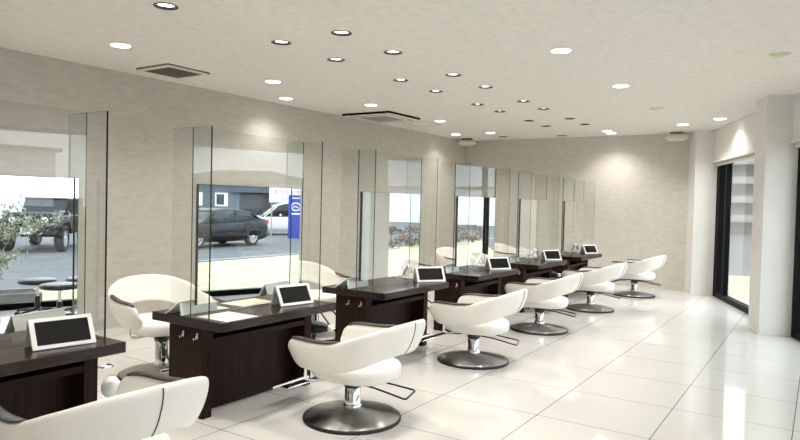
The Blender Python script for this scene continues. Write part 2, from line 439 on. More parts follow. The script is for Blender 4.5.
# ------------------------------------------------------------------ styling chairs
def catmull(P, n):
    out = []
    for i in range(len(P)-1):
        p0 = P[max(i-1, 0)]; p1 = P[i]; p2 = P[i+1]; p3 = P[min(i+2, len(P)-1)]
        for k in range(n):
            t = k/n
            out.append([.5*(2*b_+(c_-a_)*t+(2*a_-5*b_+4*c_-d_)*t*t+(-a_+3*b_-3*c_+d_)*t**3) for a_, b_, c_, d_ in zip(p0, p1, p2, p3)])
    out.append(list(P[-1])); return out
def chair(lift, lever_turn):
    t = thing('styling_chair', (0,0,0), 0, '', 'chair')
    # x, y, bottom z, top z, thickness
    half = [(-.275, .335, .395, .592, .055), (-.322, .20, .385, .606, .064), (-.345, .02, .39, .608, .066), (-.345, -.14, .41, .628, .066),
            (-.305, -.30, .455, .690, .064), (-.18, -.415, .505, .742, .062), (0, -.452, .52, .758, .06)]
    full = half + [(-p[0],)+p[1:] for p in half[-2::-1]]
    P = catmull(full, 7); n = len(P); rows = []; inner = []
    for i, (x, y, zb, zt, th) in enumerate(P):
        a_ = P[max(i-1, 0)]; b_ = P[min(i+1, n-1)]
        d = Vector((b_[0]-a_[0], b_[1]-a_[1], 0)).normalized(); nn = Vector((d.y, -d.x, 0))   # outward
        e = min(i, n-1-i)/6.0
        k = math.sqrt(max(0, 1-(1-min(e, 1))**2)) if e < 1 else 1
        k = max(k, .06)
        zc = (zb+zt)/2 + lift; hh = (zt-zb)/2*k; tt = th/2*max(k, .3)
        back = max(0, min(1, (-y-.05)/.4)); 
        row = []
        for q in range(16):
            u = 2*PI*q/16
            cu, su = math.cos(u), math.sin(u)
            ex = .55
            px = math.copysign(abs(cu)**ex, cu)*tt; pz = math.copysign(abs(su)**.8, su)*hh
            lean = (pz/max(hh, .01))*(.028+.014*back)
            bulge = .014*(1-(pz/max(hh, .01))**2)
            row.append(Vector((x, y, zc+pz)) + nn*(px+lean+bulge))
        rows.append(row); inner.append((Vector((x, y, 0)), nn, zc, hh, tt, back))
    mb = MB(); mb.grid(rows); mb.add(rows[0], [tuple(range(16))[::-1]]); mb.add(rows[-1], [tuple(range(16))])
    recalc(mb.build('backrest', M_leather, t, sub=1))
    # dark pads along the top of both arms
    for side in (0, 1):
        pr = []
        idx = list(range(3, 23)); 
        for j, ii in enumerate(idx):
            i = ii if side == 0 else n-1-ii
            c, nn, zc, hh, tt, back = inner[i]
            w = (tt*.95)*(math.sin(PI*min(1, (j+.6)/4)/2) if j < 4 else 1)*(math.sin(PI*min(1, (len(idx)-j)/5)/2) if j > len(idx)-6 else 1)
            hz = .011*(1 if j < len(idx)-5 else max(.3, (len(idx)-j)/5))
            cc = c + nn*(.028+.014*back) + Vector((0, 0, zc+hh+.001))
            pr.append([cc + nn*w*math.cos(2*PI*q/10) + Vector((0, 0, math.sin(2*PI*q/10)*hz)) for q in range(10)])
        mb = MB(); mb.grid(pr); mb.add(pr[0], [tuple(range(10))[::-1]]); mb.add(pr[-1], [tuple(range(10))])
        recalc(mb.build('armrest', M_armpad, t, sub=1))
    # dark seams down the outside of the back
    for i in (n//2,):
        pts = []
        for q in range(-9, 10):
            f = q/10; c, nn, zc, hh, tt, back = inner[i]
            lean = f*(.028+.014*back); bulge = .014*(1-f*f)
            edge = tt*max(.0, math.cos(math.asin(min(1, abs(f)**1.25))))**.55
            pts.append(c + nn*(edge+lean+bulge-.0005) + Vector((0, 0, zc+f*hh)))
        MB().tube(pts, .0032, 6).build('seam', M_seam, t)
    # seat cushion
    prof = [(0, .314), (.92, .314), (.975, .320), (1.0, .338), (1.012, .375), (.995, .402), (.95, .420), (.8, .432), (.4, .438), (0, .438)]
    rows = []
    for (f, z) in prof[1:-1]:
        row = []
        for k in range(40):
            u = 2*PI*k/40; cu, su = math.cos(u), math.sin(u)
            row.append(Vector((math.copysign(abs(cu)**.75, cu)*.27*f, -.03+math.copysign(abs(su)**.75, su)*.305*f, z+lift)))
        rows.append(row)
    mb = MB(); mb.grid(rows); mb.add(rows[0], [tuple(range(40))[::-1]])
    nb = len(mb.v); mb.add(rows[-1] + [Vector((0, -.03, .440+lift))], [(k, (k+1) % 40, 40) for k in range(40)], 0, True)
    recalc(mb.build('seat', M_leather, t))
    # chrome brackets from arm to under the seat
    for s in (-1, 1):
        MB().tube([(s*.315, .17, .42+lift), (s*.318, .17, .34+lift), (s*.305, .165, .32+lift), (s*.27, .15, .304+lift), (s*.08, .05, .302+lift)], .011, 10).build('arm_bracket', M_chrome, t)
    MB().box(-.13, .13, -.16, .14, .295+lift, .313+lift).build('seat_plate', M_sleeve, t, bevel=.006)
    # column, sleeve, base
    MB().lathe([(.056, .095), (.056, .23+lift), (.05, .235+lift)], seg=28).build('column', M_chrome, t)
    cr = MB(); cr.lathe([(.062, .075), (.066, .085), (.066, .105), (.058, .112)], seg=28); cr.build('collar', M_chrome, t)
    MB().lathe([(.052, .225+lift), (.06, .23+lift), (.064, .25+lift), (.064, .290+lift), (.05, .294+lift)], seg=24).build('sleeve', M_sleeve, t)
    bs = MB().lathe([(.344, .022), (.338, .031), (.25, .049), (.16, .067), (.07, .085), (.06, .087)], seg=64).build('base', M_steel, t)
    MB().lathe([(.335, .0), (.349, .002), (.352, .012), (.349, .022), (.343, .026)], seg=64).build('rubber_rim', M_rubber, bs)
    # pump lever: a black wire loop
    z = .272 + lift; ca, sa = math.cos(lever_turn), math.sin(lever_turn)
    def rot(x, y, zz): return (x*ca-y*sa, x*sa+y*ca, zz)
    MB().tube([rot(*p) for p in ((-.05, -.03, z), (-.085, -.20, z-.01), (-.115, -.42, z-.05), (-.10, -.435, z-.055), (.10, -.435, z-.055), (.115, -.42, z-.05), (.085, -.20, z-.01), (.05, -.03, z))], .007, 8).build('pump_lever', M_blackm, t)
    # footrest in front
    fr = MB()
    for s in (-1, 1):
        fr.tube([(s*.07, .10, .275+lift), (s*.08, .28, .255+lift), (s*.09, .55, .15+lift*.5), (s*.09, .62, .14+lift*.5)], .010, 8)
    fb = fr.build('footrest_arm', M_blackm, t)
    MB().tube([(-.2, .60, .152+lift*.5), (.2, .60, .152+lift*.5)], .016, 12).build('footrest_bar', M_chrome, t)
    MB().box(-.13, .13, .50, .585, .145+lift*.5, .156+lift*.5).build('foot_plate', M_chrome, t, bevel=.003)
    return t
NEAR = [(1.675, 2.705, -.06), (3.664, 2.765, .0), (5.73, 2.841, .02), (7.694, 2.911, -.02), (9.76, 2.894, -.10), (11.88, 2.75, -.16)]
ch0 = chair(.035, .25)
chw = None
for i, (x, y, rz) in enumerate(NEAR):
    lb = ['cream salon chair, largest and partly cut off, at the sixth desk from back wall',
          'cream salon chair standing whole before the fifth desk from back wall',
          'cream salon chair on the open floor before the fourth desk from back wall',
          'cream salon chair on the open floor before the third desk from back wall',
          'cream salon chair on the open floor before the second desk from back wall',
          'cream salon chair on the open floor close to the back wall'][i]
    if i == 0:
        ch0.location = (x, y, 0); ch0.rotation_euler = (0, 0, rz); tag(ch0, lb, 'chair', 'cream salon chairs on the window side')
    elif chw is None:
        chw = chair(0, .25); chw.location = (x, y, 0); chw.rotation_euler = (0, 0, rz); tag(chw, lb, 'chair', 'cream salon chairs on the window side')
    else: again(chw, (x, y, 0), rz, lb, 'cream salon chairs on the window side')
FAR = [(1.5, 4.95, PI), (3.56, 4.78, PI-.33), (5.60, 4.80, PI-.33), (7.45, 4.80, PI-.25), (9.35, 4.80, PI-.2), (11.25, 4.80, PI-.2)]
ch1 = None
for i, (x, y, rz) in enumerate(FAR):
    if i == 0: continue
    lb = 'cream salon chair behind the glass, wall side of the %s' % DESKNAME[i]
    if ch1 is None:
        ch1 = chair(.07, 0); ch1.location = (x, y, 0); ch1.rotation_euler = (0, 0, rz); tag(ch1, lb, 'chair', 'cream salon chairs on the wall side')
    else: again(ch1, (x, y, 0), rz, lb, 'cream salon chairs on the wall side')

# ------------------------------------------------------------------ tablets
def make_tablet(lean=28, reach=.05):
    t = thing('tablet', (0,0,0), 0, '', 'tablet')
    W, H, T = .33, .176, .010; tilt = math.radians(lean)
    Mt = Matrix.Translation((0, 0, .004)) @ Matrix.Rotation(-tilt, 4, 'X')
    fr = MB(); fr.box(-W/2, W/2, 0, T, 0, H, M=Mt); fr.build('frame', M_white, t, bevel=.003)
    sc = MB(); sc.box(-W/2+.026, W/2-.026, -.0012, -.0001, .022, H-.022, M=Mt); sc.build('screen', M_screen, t)
    top = Mt @ Vector((0, T, H)); a_ = top.z; yy = top.y
    st = MB(); ang = math.atan2(reach, a_-.004); ln = math.hypot(reach, a_-.004)-.004
    Ms = Matrix.Translation((0, yy+.003, a_-.006)) @ Matrix.Rotation(ang, 4, 'X')
    st.box(-W/2, W/2, 0, .004, -ln, 0, M=Ms); st.build('stand', M_white, t, bevel=.001)
    return t
tb0 = make_tablet()
TN = [(1.95, 3.445, -.17), (3.86, 3.475, -.17), (5.93, 3.45, -.62), (7.70, 3.45, -.52), (9.68, 3.45, -.5), (11.66, 3.45, -.45)]
for i, (x, y, rz) in enumerate(TN):
    lb = 'white tablet with dark screen on the window side of the %s' % DESKNAME[i]
    if i == 0: tb0.location = (x, y, HD+.001); tb0.rotation_euler = (0, 0, rz); tag(tb0, lb, 'tablet', 'tablets on the window side')
    else: again(tb0, (x, y, HD+.001), rz, lb, 'tablets on the window side')
for i in range(1, 6):
    if i == 1: tbf = make_tablet(56, .02)
    (lambda o, *k: (setattr(o, 'location', k[0]), setattr(o, 'rotation_euler', (0, 0, PI)), tag(o, k[1], 'tablet', k[2])))(tbf if i == 1 else copy_tree(tbf), (LEFT[i]+.15, MY+.25, HD+.001), 'back of a white tablet stand behind the glass on the %s' % DESKNAME[i], 'tablets on the wall side')

# paper mats on the second desk (position from the photograph's perspective)
def mat_sheet(c, w, d, rz, lb):
    o = MB().box(-w/2, w/2, -d/2, d/2, 0, .0025).build('paper_mat', M_paper); o.location = (c[0], c[1], HD+.0005); o.rotation_euler = (0, 0, rz)
    return tag(o, lb, 'paper', 'paper mats on the desk')
mat_sheet((3.15, 3.50), .29, .31, 0, 'cream paper mat on the front corner of the desk behind the whole chair')
mat_sheet((3.27, 3.89), .28, .24, -.1, 'cream paper mat behind the glass beside the white tablet stand')
mat_sheet((3.69, 3.85), .36, .26, 0, 'cream paper mat showing under the mirror edge that reflects the sedan')

# hair dryers hung on the desk ends
def dryer(x, y, z, rz, body, noz, lb):
    t = thing('hair_dryer', (x, y, z), rz, lb, 'hair dryer')
    Mx = Matrix.Rotation(PI/2, 4, 'X')
    MB().lathe([(.0, -.09), (.046, -.088), (.056, -.07), (.057, -.02), (.048, .05), (.032, .09), (.030, .10), (0, .10)], seg=24, M=Mx).build('body', body, t)
    MB().lathe([(.026, .102), (.028, .105), (.030, .14), (.025, .14)], seg=20, M=Mx).build('nozzle', noz, t)
    MB().tube([(0, .02, -.04), (0, .03, -.10), (0, .045, -.17)], [.017, .018, .015], 12).build('handle', body, t)
    MB().tube([(0, .045, -.175), (0, .05, -.22), (-.02, .07, -.28), (-.05, .10, -.30), (-.08, .08, -.26)], .005, 6).build('cord', M_rubber, t)
    return t
dryer(LEFT[0]+1.275, 3.60, .39, PI-.55, M_white, M_blackm, 'white hair dryer hung on the chrome holder of the sixth desk from back wall')
dryer(LEFT[1]+1.275, 3.60, .46, .4, M_blackm, M_white, 'black hair dryer hung on the end of the fifth desk from back wall')
dryer(LEFT[4]+1.275, 3.60, .455, .1, M_blackm, M_white, 'black hair dryer hung on the end of the second desk from back wall')

# black work stools by the window, seen in the first mirror
def make_stool():
    t = thing('work_stool', (0,0,0), 0, '', 'stool')
    MB().lathe([(0, .42), (.20, .42), (.218, .432), (.223, .455), (.212, .473), (.17, .482), (0, .486)], seg=32).build('seat', mat('black_vinyl', (.02, .02, .022), .3), t)
    MB().lathe([(.05, .405), (.09, .419)], seg=20).build('seat_plate', M_blackm, t)
    MB().lathe([(.018, .25), (.018, .405)], seg=16).build('gas_rod', M_chrome, t)
    MB().lathe([(.03, .09), (.034, .12), (.034, .26), (.026, .262)], seg=18).build('column', M_blackm, t)
    for k in range(5):
        a_ = 2*PI*k/5; c, s = math.cos(a_), math.sin(a_)
        lg = MB().tube([(c*.02, s*.02, .10), (c*.15, s*.15, .085), (c*.26, s*.26, .065)], [.02, .017, .012], 8).build('leg', M_blackm, t)
        Mk = Matrix.Translation((c*.26, s*.26, .027)) @ Matrix.Rotation(a_, 4, 'Z') @ Matrix.Rotation(PI/2, 4, 'X')
        MB().lathe([(.0, -.02), (.026, -.02), (.026, .02), (0, .02)], seg=16, M=Mk).build('caster', M_rubber, lg)
    return t
st0 = make_stool(); st0.location = (4.24, -.34, 0); tag(st0, 'black round work stool with full seat reflected in the mirror beside the olive tree', 'stool', 'black work stools')
again(st0, (4.30, -.96, 0), .4, 'black round work stool reflected under the olive tree, partly hidden by another stool', 'black work stools')
again(st0, (4.78, -.72, 0), .9, 'black round work stool reflected at the glass wing edge of the first mirror', 'black work stools')

# ------------------------------------------------------------------ outdoors
GZ = -.30
M_asph = mat('asphalt', (.105, .107, .11), .85, noise=.15, nscale=1.5, bump=.2, bscale=60)
M_grass = mat('dry_grass', (.47, .415, .27), .95, noise=.35, nscale=6, bump=.5, bscale=30)
M_conc = mat('pale_concrete', (.30, .30, .29), .85, noise=.08, nscale=3)
struct(MB().box(-40, 110, -90, 40, GZ-.2, GZ).build('ground', M_asph))
g0, g1 = F(-16, -.15), F(40, -.15)
lw = MB(); lw.prism([(g0.x, g0.y), (g0.x, -9.2), (2.0, -5.0), (8.5, -5.4), (10.5, -7.3), (30, -7.3), (21, -2.2), (20, 4.1)], GZ+.001, GZ+.03)
lw = recalc(lw.build('lawn', M_grass)); struct(lw)
kb = MB().box(10.5, 40, -7.55, -7.4, GZ+.001, GZ+.06).build('kerb', M_conc); struct(kb)

def paint(name, col, rough=.25): return mat(name, col, .4, .0, .18, coat=.06)
M_tint = mat('car_glass', (.012, .016, .017), .1, spec=.3)
M_tire = mat('tyre', (.015, .015, .015), .8)
M_rim = mat('alloy_rim', (.62, .63, .65), .3, .7)
M_tail = mat('tail_lamp', (.45, .03, .03), .2)
M_head = mat('head_lamp', (.8, .82, .85), .1)
def lerp(prof, x):
    for (x0, z0), (x1, z1) in zip(prof, prof[1:]):
        if x0 <= x <= x1: 
            t = (x-x0)/(x1-x0) if x1 > x0 else 0; t = t*t*(3-2*t)*.5 + t*.5
            return z0+(z1-z0)*t
    return prof[0][1] if x < prof[0][0] else prof[-1][1]
def wheel(parent, x, y, r, w, side):
    Mw = Matrix.Translation((x, y, r)) @ Matrix.Rotation(PI/2, 4, 'X')
    wh = MB().lathe([(r*.66, -w/2), (r*.93, -w/2), (r, -w*.35), (r, w*.35), (r*.93, w/2), (r*.66, w/2), (r*.66, -w/2)], seg=36, M=Mw, cap=False).build('wheel', M_tire, parent)
    rm = MB(); yo = side*w*.42
    rm.lathe([(r*.60, -w*.3), (r*.68, -w*.45), (r*.68, w*.45), (r*.60, w*.3), (r*.60, -w*.3)], seg=32, M=Mw, cap=False)
    rm.lathe([(r*.60, -w*.1), (r*.60, w*.1)], seg=32, M=Mw)
    for k in range(10):
        a_ = 2*PI*k/10
        Mk = Matrix.Translation((x, y+yo*.85, r)) @ Matrix.Rotation(a_, 4, 'Y')
        rm.box(.03, r*.64, -.012, .012, -.022, .022, M=Mk)
    Mh = Matrix.Translation((x, y+yo*.8, r)) @ Matrix.Rotation(PI/2, 4, 'X')
    rm.lathe([(0, -.03), (.06, -.03), (.06, .03), (0, .03)], seg=16, M=Mh)
    rm.build('rim', M_rim, wh)
def car(loc, rz, lb, P, top, cab, w, wheels, r, sill=.2, roofz=1.2, ww=.21):
    """top: (x, z) line of bonnet, belt and boot; cab: (x, z) line of the glasshouse; x runs forward"""
    t = thing('car', loc, rz, lb, 'car')
    x0, x1 = top[0][0], top[-1][0]; n = 40; rows = []
    for i in range(n+1):
        x = x0+(x1-x0)*i/n
        e = min(1, min(i, n-i)/5); k = .80+.20*math.sin(e*PI/2)
        zt = lerp(top, x); zs = sill + (.10*(1-e)); hw = w/2*k
        sec = [(.55, zs), (.94, zs+.02), (1.0, zs+.22), (1.0, zs+(zt-zs)*.62), (.965, zt-.06), (.90, zt-.01), (.5, zt+.012)]
        rows.append([Vector((x, hw*f, z)) for f, z in sec] + [Vector((x, -hw*f, z)) for f, z in sec[::-1]])
    mb = MB(); mb.grid(rows); m_ = len(rows[0]); mb.add(rows[0], [tuple(range(m_))]); mb.add(rows[-1], [tuple(range(m_))[::-1]])
    recalc(mb.build('body', P, t))
    x0, x1 = cab[0][0], cab[-1][0]; rows = []; rr = []
    for i in range(n+1):
        x = x0+(x1-x0)*i/n; zt = lerp(cab, x); zb = lerp(top, x)-.05
        zt = max(zt, zb+.02); f = (zt-zb)/1.0
        wb = w/2*.93; wt = wb-.30*f*.7
        rows.append([Vector((x, wb, zb)), Vector((x, wt, zt-.03*min(1, f*3))), Vector((x, wt*.85, zt)), Vector((x, -wt*.85, zt)), Vector((x, -wt, zt-.03*min(1, f*3))), Vector((x, -wb, zb))])
        if zt > roofz: rr.append([Vector((x, s*q, zz)) for s, q, zz in ((1, wt+.012, zt-.05), (1, wt*.86, zt+.012), (-1, wt*.86, zt+.012), (-1, wt+.012, zt-.05))])
    mb = MB(); mb.grid(rows); mb.add(rows[0], [tuple(range(6))]); mb.add(rows[-1], [tuple(range(6))[::-1]])
    cabin = recalc(mb.build('cabin_glass', M_tint, t))
    if len(rr) > 2:
        mb = MB(); mb.grid(rr); mb.add(rr[0], [(0,1,2,3)]); mb.add(rr[-1], [(3,2,1,0)]); recalc(mb.build('roof', P, t))
        pl = MB()
        for s in (1, -1):
            for xx, sl in ((rr[0][0].x, x0), (rr[-1][0].x, x1), ((rr[0][0].x*.55+rr[-1][0].x*.45), None)):
                zt = lerp(cab, xx); 
                xb = xx if sl is None else sl+(xx-sl)*.15
                zb2 = lerp(top, xb)-.02
                wt = w/2*.93-.30*(zt-lerp(top, xx)+.05)*.7
                pl.tube([(xb, s*(w/2*.935), zb2), (xx, s*(wt+.008), zt-.04)], .028, 6)
        pl.build('pillar', P, t)
    for wx in wheels:
        for s in (1, -1): wheel(t, wx, s*(w/2-ww/2+.012), r, ww, s)
    for s in (1, -1):
        mx = cab[-2][0]; ms = MB(); zb = lerp(top, mx)+.02
        Mm = Matrix.Translation((mx+.05, s*(w/2+.06), zb+.05)) @ Matrix.Diagonal((.06, .11, .07, 1))
        ms.lathe([(0, -1), (.6, -.8), (1, 0), (.6, .8), (0, 1)], seg=12, M=Mm); ms.build('side_mirror', P, t)
        xr = top[0][0]; zr = lerp(top, xr+.12)
        MB().box(xr-.004, xr+.26, s*w/2*.80-.06, s*w/2*.80+.115*1, zr-.20, zr-.05).build('tail_lamp', M_tail, t, bevel=.02) if s else None
        xf = top[-1][0]; zf = lerp(top, xf-.15)
        MB().box(xf-.28, xf+.004, s*w/2*.78-.09, s*w/2*.78+.09, zf-.20, zf-.07).build('head_lamp', M_head, t, bevel=.02)
    return t
SED_T = [(-2.38, .98), (-2.30, 1.06), (-1.6, 1.06), (-1.0, .98), (.6, .93), (1.2, .92), (2.1, .78), (2.38, .62)]
SED_C = [(-1.95, 1.05), (-1.35, 1.32), (-.7, 1.44), (-.1, 1.46), (.35, 1.40), (1.25, .92)]
# heading of the parked sedan follows its ground line
def head(p, q): return math.atan2(p[1]-q[1], p[0]-q[0])
hs = head((15.39, -11.44), (18.51, -11.53))
def sedan(loc, rz, lb): return car(loc, rz, lb, paint('grey_paint', (.012, .013, .015)), SED_T, SED_C, 1.82, (-1.36, 1.42), .36, roofz=1.30)
sedan((16.85, -12.45, GZ), hs, 'dark grey sedan parked across the road, reflected behind the paper mats')
VAN_T = [(-2.3, .95), (-2.2, 1.05), (-1, 1.0), (.7, .98), (1.0, .99), (1.9, .92), (2.3, .70)]
VAN_C = [(-2.2, 1.05), (-1.95, 1.5), (-1.3, 1.66), (0, 1.68), (.35, 1.60), (1.35, .99)]
car((25.6, -16.9, GZ), -2.55, 'silver-white hatchback parked behind the sedan and the blue banner', paint('silver_paint', (.62, .63, .64)), VAN_T, VAN_C, 1.80, (-1.35, 1.4), .34, roofz=1.50)
car((26.3, -29.5, GZ), -2.5, 'white van beyond the sedan bonnet at the mirror edge', paint('white_paint', (.75, .77, .78)), VAN_T, VAN_C, 1.80, (-1.35, 1.4), .34, roofz=1.50)
# dark off-roader: upright box cabin, separate wings, slotted grille
def offroader(loc, rz):
    P = paint('blue_black_paint', (.022, .028, .038))
    t = thing('car', loc, rz, 'dark off-road car with slotted grille reflected beside the olive tree', 'car')
    b = MB(); b.box(-1.9, 2.0, -.72, .72, .50, 1.15); b.prism([(-1.9, .5), (-2.0, .6), (-2.0, .75), (-1.9, .8)], -.7, .7, M=Matrix.Rotation(PI/2, 4, 'X'))
    b.build('body', P, t, bevel=.06)
    MB().box(.55, 2.02, -.66, .66, 1.10, 1.26).build('bonnet', P, t, bevel=.07)
    g = MB(); g.box(2.0, 2.06, -.5, .5, .72, 1.2); gr = g.build('grille_panel', P, t, bevel=.02)
    s = MB()
    for k in range(7): s.box(2.06, 2.066, -.315+k*.105-.03, -.315+k*.105+.03, .85, 1.14)
    s.build('grille_slots', M_black, gr)
    for sg in (-1, 1):
        Mh = Matrix.Translation((2.065, sg*.46, 1.03)) @ Matrix.Rotation(PI/2, 4, 'Y')
        MB().lathe([(0, .03), (.08, .02), (.10, 0), (.10, -.03), (0, -.03)], seg=20, M=Mh).build('head_lamp', M_head, t)
        MB().prism([(.75, .55), (.85, .95), (1.1, 1.04), (1.8, 1.04), (2.12, .85), (2.12, .78), (1.8, .94), (1.12, .94), (.95, .8), (.9, .55)], -.18, .18, M=Matrix.Translation((0, sg*.78, 0)) @ Matrix.Rotation(PI/2, 4, 'X')).build('front_wing', M_tire, t)
        MB().prism([(-2.0, .55), (-1.95, .9), (-1.75, 1.02), (-1.05, 1.02), (-.8, .6), (-.9, .55), (-1.1, .92), (-1.7, .92), (-1.85, .55)], -.15, .15, M=Matrix.Translation((0, sg*.80, 0)) @ Matrix.Rotation(PI/2, 4, 'X')).build('rear_wing', M_tire, t)
        for wx in (1.45, -1.4): wheel(t, wx, sg*.80, .43, .26, sg)
    MB().prism([(-1.95, 1.12), (-1.95, 1.66), (.18, 1.68), (.62, 1.20), (.62, 1.12)], -.66, .66, M=Matrix.Rotation(PI/2, 4, 'X')).build('cabin_glass', M_tint, t)
    MB().box(-1.98, .22, -.68, .68, 1.66, 1.73).build('roof', P, t, bevel=.03)
    MB().box(2.05, 2.24, -.82, .82, .56, .74).build('bumper', M_tire, t, bevel=.03)
    MB().box(2.245, 2.252, -.17, .17, .60, .80).build('number_plate', M_white, t)
    return t
offroader((11.9, -14.9, GZ), 2.33)
car((8.6, -16.5, GZ), 2.4, 'pale blue car parked behind the olive tree', paint('pale_blue_paint', (.42, .50, .60)), SED_T, SED_C, 1.78, (-1.36, 1.4), .33, roofz=1.30)

# garage of blue-grey sheet with a tan gable roof
M_sheet = mat('blue_grey_sheet', (.10, .125, .155), .6, noise=.35, nscale=2, stretch=(14, 14, .2))
M_tan = mat('tan_roof', (.38, .34, .28), .8, noise=.05)
gt = thing('garage', (34.59, -23.81, GZ), math.radians(236.8), 'blue-grey sheet metal garage with tan roof behind the parked cars', 'building')
MB().box(-2, 12, 0, 8, 0, 2.95).build('wall', M_sheet, gt)
rf = MB(); rf.prism([(-2.4, 2.95), (2.0, 3.85), (5.6, 3.85), (11.0, 2.98), (12.4, 2.95)], -8.2, .5, M=Matrix.Rotation(PI/2, 4, 'X')); recalc(rf.build('roof', M_tan, gt))
gd = MB().box(1.4, 4.35, -.03, -.001, 0, 2.3).build('garage_opening', mat('dark_opening', (.02, .024, .03), .5), gt)  # flat dark panel stands in for the shade inside the open garage
MB().box(1.0, 4.9, -.9, -.032, 2.32, 2.46).build('awning', mat('awning_blue', (.07, .09, .13), .6), gt)
for (x0, x1) in ((5.2, 6.1), (7.0, 8.0)):
    wn = MB().box(x0, x1, -.03, -.001, 1.3, 2.25).build('window', M_white, gt)
    MB().box(x0+.25, x1-.1, -.036, -.031, 1.4, 2.15).build('pane', M_tint, wn)
# white buildings
M_bw = mat('white_render', (.80, .82, .84), .8, noise=.02)
wb = thing('white_building', (52, -17, GZ), 0, 'plain white building with two small dark windows beyond the window glass', 'building')
MB().box(0, 9, -12, 13, 0, 3.3).build('wall', M_bw, wb)
MB().box(-.3, 9.3, -12.3, 13.3, 3.3, 3.42).build('roof_edge', mat('grey_flashing', (.2, .2, .21), .6), wb)
MB().box(.5, 9, -11.5, 12.5, 3.42, 6).build('upper_wall', M_bw, wb)
for y in (6.0, 9.0):
    wn = MB().box(-.03, -.001, y, y+.9, 1.5, 2.3).build('window', mat('dark_pane', (.05, .06, .07), .2), wb)
wb2 = thing('white_house', (9, -36, GZ), .1, 'low white house with green-tinted windows above the off-road car', 'building')
MB().box(-9, 14, -8, 0, 0, 4.6).build('wall', M_bw, wb2)
MB().box(-9.3, 14.3, -8.3, .3, 4.6, 4.85).build('roof', M_conc, wb2)
for x in (-5, 1.5, 6.5):
    wn = MB().box(x, x+2.4, .001, .03, 1.5, 2.9).build('window', mat('shop_glass', (.10, .22, .22), .15), wb2)
    MB().box(x+.12, x+1.15, .031, .036, 1.62, 2.78).build('pane', M_tint, wn)
# apartment block straight through the window by the back corner
ap = thing('apartment_block', (58, 4, GZ), .12, 'grey apartment block with pale balconies seen through the window', 'building')
MB().box(0, 8, -7, 8, 0, 13).build('wall', mat('grey_block', (.13, .135, .145), .8), ap)
for k in range(6):
    bl = MB().box(-1.0, -.001, -6.6, 7.6, 1.0+k*1.5, 1.55+k*1.5).build('balcony', M_conc, ap)
up = thing('utility_pole', (34, 2.05, GZ), 0, 'pale concrete utility pole seen through the window', 'pole')
MB().lathe([(.11, 0), (.08, 9)], seg=16).build('shaft', M_conc, up)
cb = MB(); cb.box(-.05, .05, -.8, .8, 7.6, 7.72); cb.build('crossarm', M_blackm, up)

# sign board and blue banner by the road
M_pink = mat('pink_print', (.80, .10, .28), .5); M_blue = mat('blue_banner_cloth', (.012, .05, .38), .6)
srot = math.radians(236.8)
sg = thing('sign_board', (22.9, -14.3, GZ), srot, 'white roadside sign board with pink lettering above the silver car', 'sign')
MB().box(-.80, .75, -.04, .04, 1.72, 2.60).build('panel', M_white, sg, bevel=.01)
for x in (-.7, .65): MB().tube([(x, .06, 0), (x, .06, 1.9)], .03, 8).build('post', M_conc, sg)
# the lettering is a row of five pink characters over a fine grey line
lt = MB(); rr_ = random.Random(3)
def bar(mb, x0, z0, x1, z1, w=.022):
    d = Vector((x1-x0, 0, z1-z0)); l = d.length; a_ = math.atan2(d.z, d.x)
    mb.box(0, l, -.046, -.041, -w/2, w/2, M=Matrix.Translation((x0, 0, z0)) @ Matrix.Rotation(-a_, 4, 'Y'))
for k in range(5):
    cx = -.62+k*.26
    for (xa, za, xb, zb) in (((-.09, .06, .09, .06), (0, .10, 0, -.10), (-.09, -.02, .08, -.02)), ((-.09, .08, -.05, -.0), (0, .08, .02, 0), (.09, .09, -.04, -.10)),
                            ((-.09, .07, .09, .07), (-.09, -.08, .09, -.08), (0, .07, 0, -.08)), ((-.08, .09, -.08, -.09), (-.08, 0, .09, .03), (.07, .09, .03, .05)),
                            ((-.09, .05, .09, .05), (.04, .10, .02, -.10), (.02, .0, -.09, -.10)))[k]:
        bar(lt, cx+xa, 2.22+za, cx+xb, 2.22+zb, .035)
lt.build('lettering', M_pink, sg)
l2 = MB()
for k in range(9): bar(l2, -.5+k*.11, 1.93, -.43+k*.11, 1.93, .04)
l2.build('small_lettering', mat('grey_print', (.25, .25, .27), .6), sg)
bn = thing('banner_flag', (21.67, -12.47, GZ), srot, 'tall blue banner flag with white emblem by the road', 'banner')
MB().tube([(-.36, 0, 0), (-.36, 0, 2.15)], .015, 8).build('pole', M_white, bn)
MB().box(-.34, .34, -.006, .006, .12, 2.08).build('cloth', M_blue, bn)
em = MB(); ring = [(.0+.2*math.cos(q), -.011, 1.55+.17*math.sin(q)) for q in [2*PI*k/20 for k in range(21)]]
em.tube(ring, .03, 6); em.tube([(-.1, -.011, 1.5), (.02, -.011, 1.58), (.12, -.011, 1.52)], .025, 6)
em.box(-.22, .22, -.012, -.0065, 1.20, 1.27); em.box(-.18, .18, -.012, -.0065, 1.92, 1.96)
em.build('emblem', M_white, bn)

